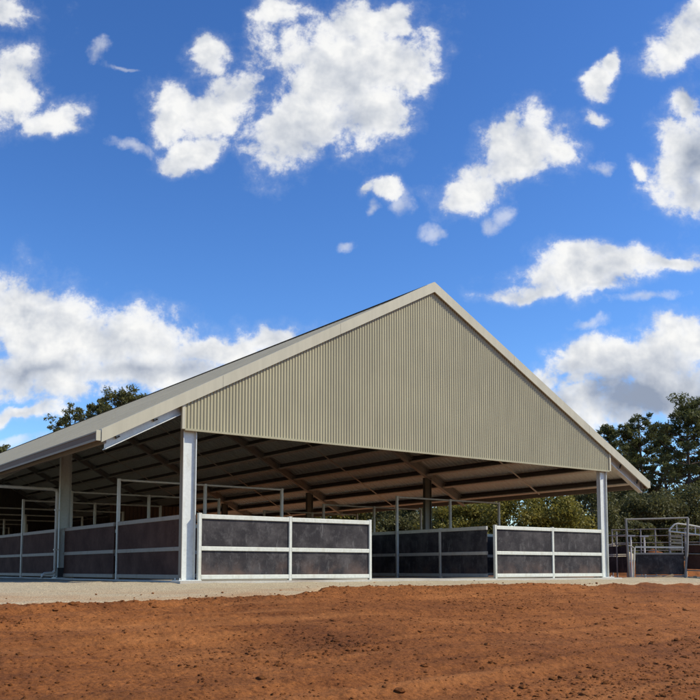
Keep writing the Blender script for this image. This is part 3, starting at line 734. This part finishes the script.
BU = [(636, 52, 521, 1.5, 'scrub', 'low dry shrub just behind the back rails of the yard'),
      (352, 62, 500, 2.6, 'wattle', 'yellow green bush farthest left through the shed opening'),
      (386, 60, 498, 2.8, 'scrub', 'dark bush seen left of the inner column through the shed'),
      (418, 64, 494, 2.7, 'scrub', 'grey green bush seen behind the inner column'),
      (452, 56, 500, 2.4, 'wattle', 'yellow green bush right of the inner column'),
      (484, 60, 490, 2.9, 'wattle', 'bright bushy wattle behind the black boarded aisle fence'),
      (520, 55, 484, 3.1, 'wattle', 'broad yellow green wattle above the left half of the right front fence'),
      (558, 53, 490, 2.7, 'wattle', 'golden wattle above the right half of the right front fence'),
      (590, 58, 484, 2.7, 'scrub', 'dark bush beside the front right column'),
      (622, 62, 476, 3.3, 'scrub', 'dark scrubby tree behind the short boarded yard fence'),
      (652, 60, 490, 2.8, 'scrub', 'dark scrubby tree behind the rusty gate frame'),
      (684, 63, 482, 3.2, 'scrub', 'dark scrubby tree behind the loading ramp'),
      (718, 62, 486, 3.2, 'scrub', 'dark scrubby tree at the right edge under the tallest pine'),
      (756, 64, 480, 3.4, 'scrub', 'outermost dark scrubby tree on the right'),
      (320, 66, 492, 3.2, 'scrub', 'dark bush hidden beyond the sheeted rear bays')]
for i, (u, d, top, R, mt, lab) in enumerate(BU):
    H = (569 - top) / 895 * d + .45; cd, lb = bush_data(200 + i * 3, H, R)
    make_tree('bush', lab, 'bush', tloc(u, d), BG, cd, lb, M[mt])
# the wood beyond: one mass nobody could count
g = random.Random(3); cl = []
for i in range(700):
    u = g.uniform(120, 1000); d = g.uniform(98, 118); p = at(u, d); h = 2 + 9.5 * abs(math.sin(u * .021) * .5 + math.sin(u * .05 + 1) * .3) + g.uniform(0, 1.5); s_ = g.uniform(1.0, 2.0)
    z = g.uniform(.0, h); cl.append((p.x, p.y, z, s_, s_, s_ * .8, 60))
V, q = leaves(cl, .42, 9, .5)
tag(raw_mesh('distant_wood', V, q, M['scrub']), 'dark band of woodland closing the view beyond the pines', 'wood', kind='stuff')

# ------------------------------------------------------------------ sky, sun, camera
SUN_AZ, SUN_EL = math.radians(130), math.radians(44)          # azimuth clockwise from +Y
w = bpy.data.worlds.new('World'); sc.world = w; w.use_nodes = True; nt = w.node_tree; n, l = nt.nodes, nt.links; n.clear()
def node(t, **kw):
    x = n.new(t)
    for k_, v in kw.items(): setattr(x, k_, v)
    return x
def val(x, i, v):
    if isinstance(v, (int, float)): x.inputs[i].default_value = v
    elif isinstance(v, (tuple, list)): x.inputs[i].default_value = v
    else: l.new(v, x.inputs[i])
def math_(op, a, b=0.0, c=0.0, clamp=False):
    x = node('ShaderNodeMath', operation=op, use_clamp=clamp)
    for i, v in enumerate((a, b, c)): val(x, i, v)
    return x.outputs[0]
def mapr(v, a, b, c=0.0, d=1.0, it='SMOOTHSTEP'):
    x = node('ShaderNodeMapRange', interpolation_type=it); val(x, 0, v)
    for i, q_ in enumerate((a, b, c, d)): x.inputs[i + 1].default_value = q_
    return x.outputs[0]
tc = node('ShaderNodeTexCoord').outputs['Generated']
def dot(v):
    x = node('ShaderNodeVectorMath', operation='DOT_PRODUCT'); l.new(tc, x.inputs[0]); x.inputs[1].default_value = v; return x.outputs['Value']
az0 = YAW                                                      # the clouds hang on a vertical sheet of sky facing this compass bearing
fw = math_('MAXIMUM', math_('ABSOLUTE', dot((math.sin(az0), math.cos(az0), 0))), .08)
uu = math_('DIVIDE', dot((math.cos(az0), -math.sin(az0), 0)), fw); vv = math_('DIVIDE', dot((0, 0, 1)), fw)
cb = node('ShaderNodeCombineXYZ'); l.new(uu, cb.inputs[0]); l.new(vv, cb.inputs[1]); uv0 = cb.outputs[0]
def ntex(vec, scale, detail, rough, out='Fac', off=(0, 0, 0)):
    mp = node('ShaderNodeMapping'); mp.inputs['Location'].default_value = off; l.new(vec, mp.inputs['Vector'])
    t_ = node('ShaderNodeTexNoise'); t_.inputs['Scale'].default_value = scale; t_.inputs['Detail'].default_value = detail; t_.inputs['Roughness'].default_value = rough
    l.new(mp.outputs[0], t_.inputs['Vector']); return t_.outputs[out]
def vmath(op, a, b=None, s=None):
    x = node('ShaderNodeVectorMath', operation=op); l.new(a, x.inputs[0])
    if b is not None:
        if isinstance(b, tuple): x.inputs[1].default_value = b
        else: l.new(b, x.inputs[1])
    if s is not None: x.inputs['Scale'].default_value = s
    return x.outputs[0]
def warp(vec, scale, amt, detail=2):
    c_ = ntex(vec, scale, detail, .55, 'Color'); return vmath('ADD', vec, vmath('SCALE', vmath('SUBTRACT', c_, (.5, .5, .5)), s=amt))
wv = warp(warp(uv0, 8.0, .070), 30.0, .022, 4)
flat = node('ShaderNodeVectorMath', operation='MULTIPLY'); l.new(wv, flat.inputs[0]); flat.inputs[1].default_value = (1, 1, 0); wv = flat.outputs[0]
def field(items, sm):
    acc = None
    for cx_, cy_, rx_, ry_, rot_, wt in items:
        mp = node('ShaderNodeMapping', vector_type='TEXTURE'); mp.inputs['Location'].default_value = (cx_, cy_, 0); mp.inputs['Rotation'].default_value = (0, 0, rot_); mp.inputs['Scale'].default_value = (rx_, ry_, 1)
        l.new(wv, mp.inputs['Vector']); ln = node('ShaderNodeVectorMath', operation='LENGTH'); l.new(mp.outputs[0], ln.inputs[0])
        v = math_('SUBTRACT', wt, ln.outputs['Value']); v = math_('MAXIMUM', v, -1.0)
        acc = v if acc is None else math_('SMOOTH_MAX', acc, v, sm)
    return acc
FLD = field(CLOUDS, .18); SHD = field(CLOUD_SHADE, .25); WSP = field([q_[:5] + (1.0,) for q_ in CLOUD_WISPS], .2)
uvf = node('ShaderNodeVectorMath', operation='MULTIPLY'); l.new(warp(uv0, 12.0, .02), uvf.inputs[0]); uvf.inputs[1].default_value = (1, 1, 0); uvf = uvf.outputs[0]
LIGHT = (.020, .022, 0)
n1 = ntex(uvf, 13.0, 10, .60); n2 = ntex(uvf, 44.0, 8, .68)
g1 = ntex(uvf, 15.0, 5, .55, off=(.3, .1, 0)); g1b = ntex(vmath('ADD', uvf, LIGHT), 15.0, 5, .55, off=(.3, .1, 0))
n1b = ntex(vmath('ADD', uvf, LIGHT), 13.0, 4, .60); n1c = ntex(uvf, 13.0, 4, .60)
dn = math_('ADD', FLD, math_('MULTIPLY', math_('SUBTRACT', n1, .5), 2.3)); dn = math_('ADD', dn, math_('MULTIPLY', math_('SUBTRACT', n2, .5), 1.15))
dens = math_('ADD', math_('MULTIPLY', mapr(dn, -.10, .36), .66), math_('MULTIPLY', mapr(dn, -.50, .75), .34))
dw = math_('ADD', WSP, math_('MULTIPLY', math_('SUBTRACT', n1, .5), 2.2)); dw = math_('ADD', dw, math_('MULTIPLY', math_('SUBTRACT', n2, .5), 1.6))
dens = math_('MAXIMUM', dens, math_('MULTIPLY', mapr(dw, -.1, 1.0), .50))
dens = math_('MULTIPLY', dens, mapr(vv, .0, .05))
relief = math_('ADD', math_('MULTIPLY', math_('SUBTRACT', n1c, n1b), 1.9), math_('MULTIPLY', math_('SUBTRACT', g1, g1b), 1.3))
shade = math_('ADD', math_('MULTIPLY', mapr(SHD, -.45, .85), .60), math_('MULTIPLY', relief, -.85))
shade = math_('ADD', shade, math_('MULTIPLY', mapr(dn, .15, 1.1), .18))
shade = math_('ADD', shade, .12, clamp=True)
cr = node('ShaderNodeValToRGB'); e_ = cr.color_ramp.elements; e_[0].position = 0; e_[0].color = (.86, .86, .85, 1); e_[1].position = 1; e_[1].color = (.27, .32, .42, 1)
x_ = e_.new(.42); x_.color = (.58, .61, .66, 1); l.new(shade, cr.inputs[0])
sky = node('ShaderNodeTexSky', sky_type='NISHITA'); sky.sun_disc = False; sky.sun_elevation = SUN_EL; sky.sun_rotation = SUN_AZ
sky.altitude = 300; sky.air_density = 1.0; sky.dust_density = .25; sky.ozone_density = 4.5
hs = node('ShaderNodeHueSaturation'); hs.inputs['Hue'].default_value = .504; hs.inputs['Saturation'].default_value = 1.10
gm = node('ShaderNodeGamma'); gm.inputs[1].default_value = 1.28; l.new(sky.outputs[0], gm.inputs[0]); l.new(gm.outputs[0], hs.inputs['Color'])
b1 = node('ShaderNodeBackground'); l.new(hs.outputs[0], b1.inputs[0]); b1.inputs[1].default_value = SKY_STRENGTH
b2 = node('ShaderNodeBackground'); l.new(cr.outputs[0], b2.inputs[0]); b2.inputs[1].default_value = 1.0
mx_ = node('ShaderNodeMixShader'); l.new(dens, mx_.inputs[0]); l.new(b1.outputs[0], mx_.inputs[1]); l.new(b2.outputs[0], mx_.inputs[2])
wo = node('ShaderNodeOutputWorld'); l.new(mx_.outputs[0], wo.inputs[0])

ld = bpy.data.lights.new('sun', 'SUN'); ld.energy = SUN_STRENGTH; ld.angle = math.radians(.53); ld.color = (1.0, .925, .75)
lo = bpy.data.objects.new('sun', ld); C.objects.link(lo); lo.location = (20, -20, 30)
sd = Vector((math.sin(SUN_AZ) * math.cos(SUN_EL), math.cos(SUN_AZ) * math.cos(SUN_EL), math.sin(SUN_EL)))
lo.rotation_euler = sd.to_track_quat('Z', 'Y').to_euler()

cd_ = bpy.data.cameras.new('camera'); cam = bpy.data.objects.new('camera', cd_); C.objects.link(cam)
cam.location = CAM; cam.rotation_euler = (PI / 2 + PITCH, 0, -YAW); cd_.lens = 895 / 700 * 36; cd_.sensor_width = 36; cd_.shift_y = 140.1 / 700
cd_.clip_end = 3000; cd_.clip_start = .05; sc.camera = cam
for o in C.objects:
    if '_o' in o: del o['_o']
vs_ = sc.view_settings; vs_.view_transform = 'Standard'; vs_.look = 'None'; vs_.exposure = EXPOSURE; vs_.gamma = 1; vs_.use_curve_mapping = False
sc.cycles.max_bounces = 8; sc.cycles.diffuse_bounces = 4
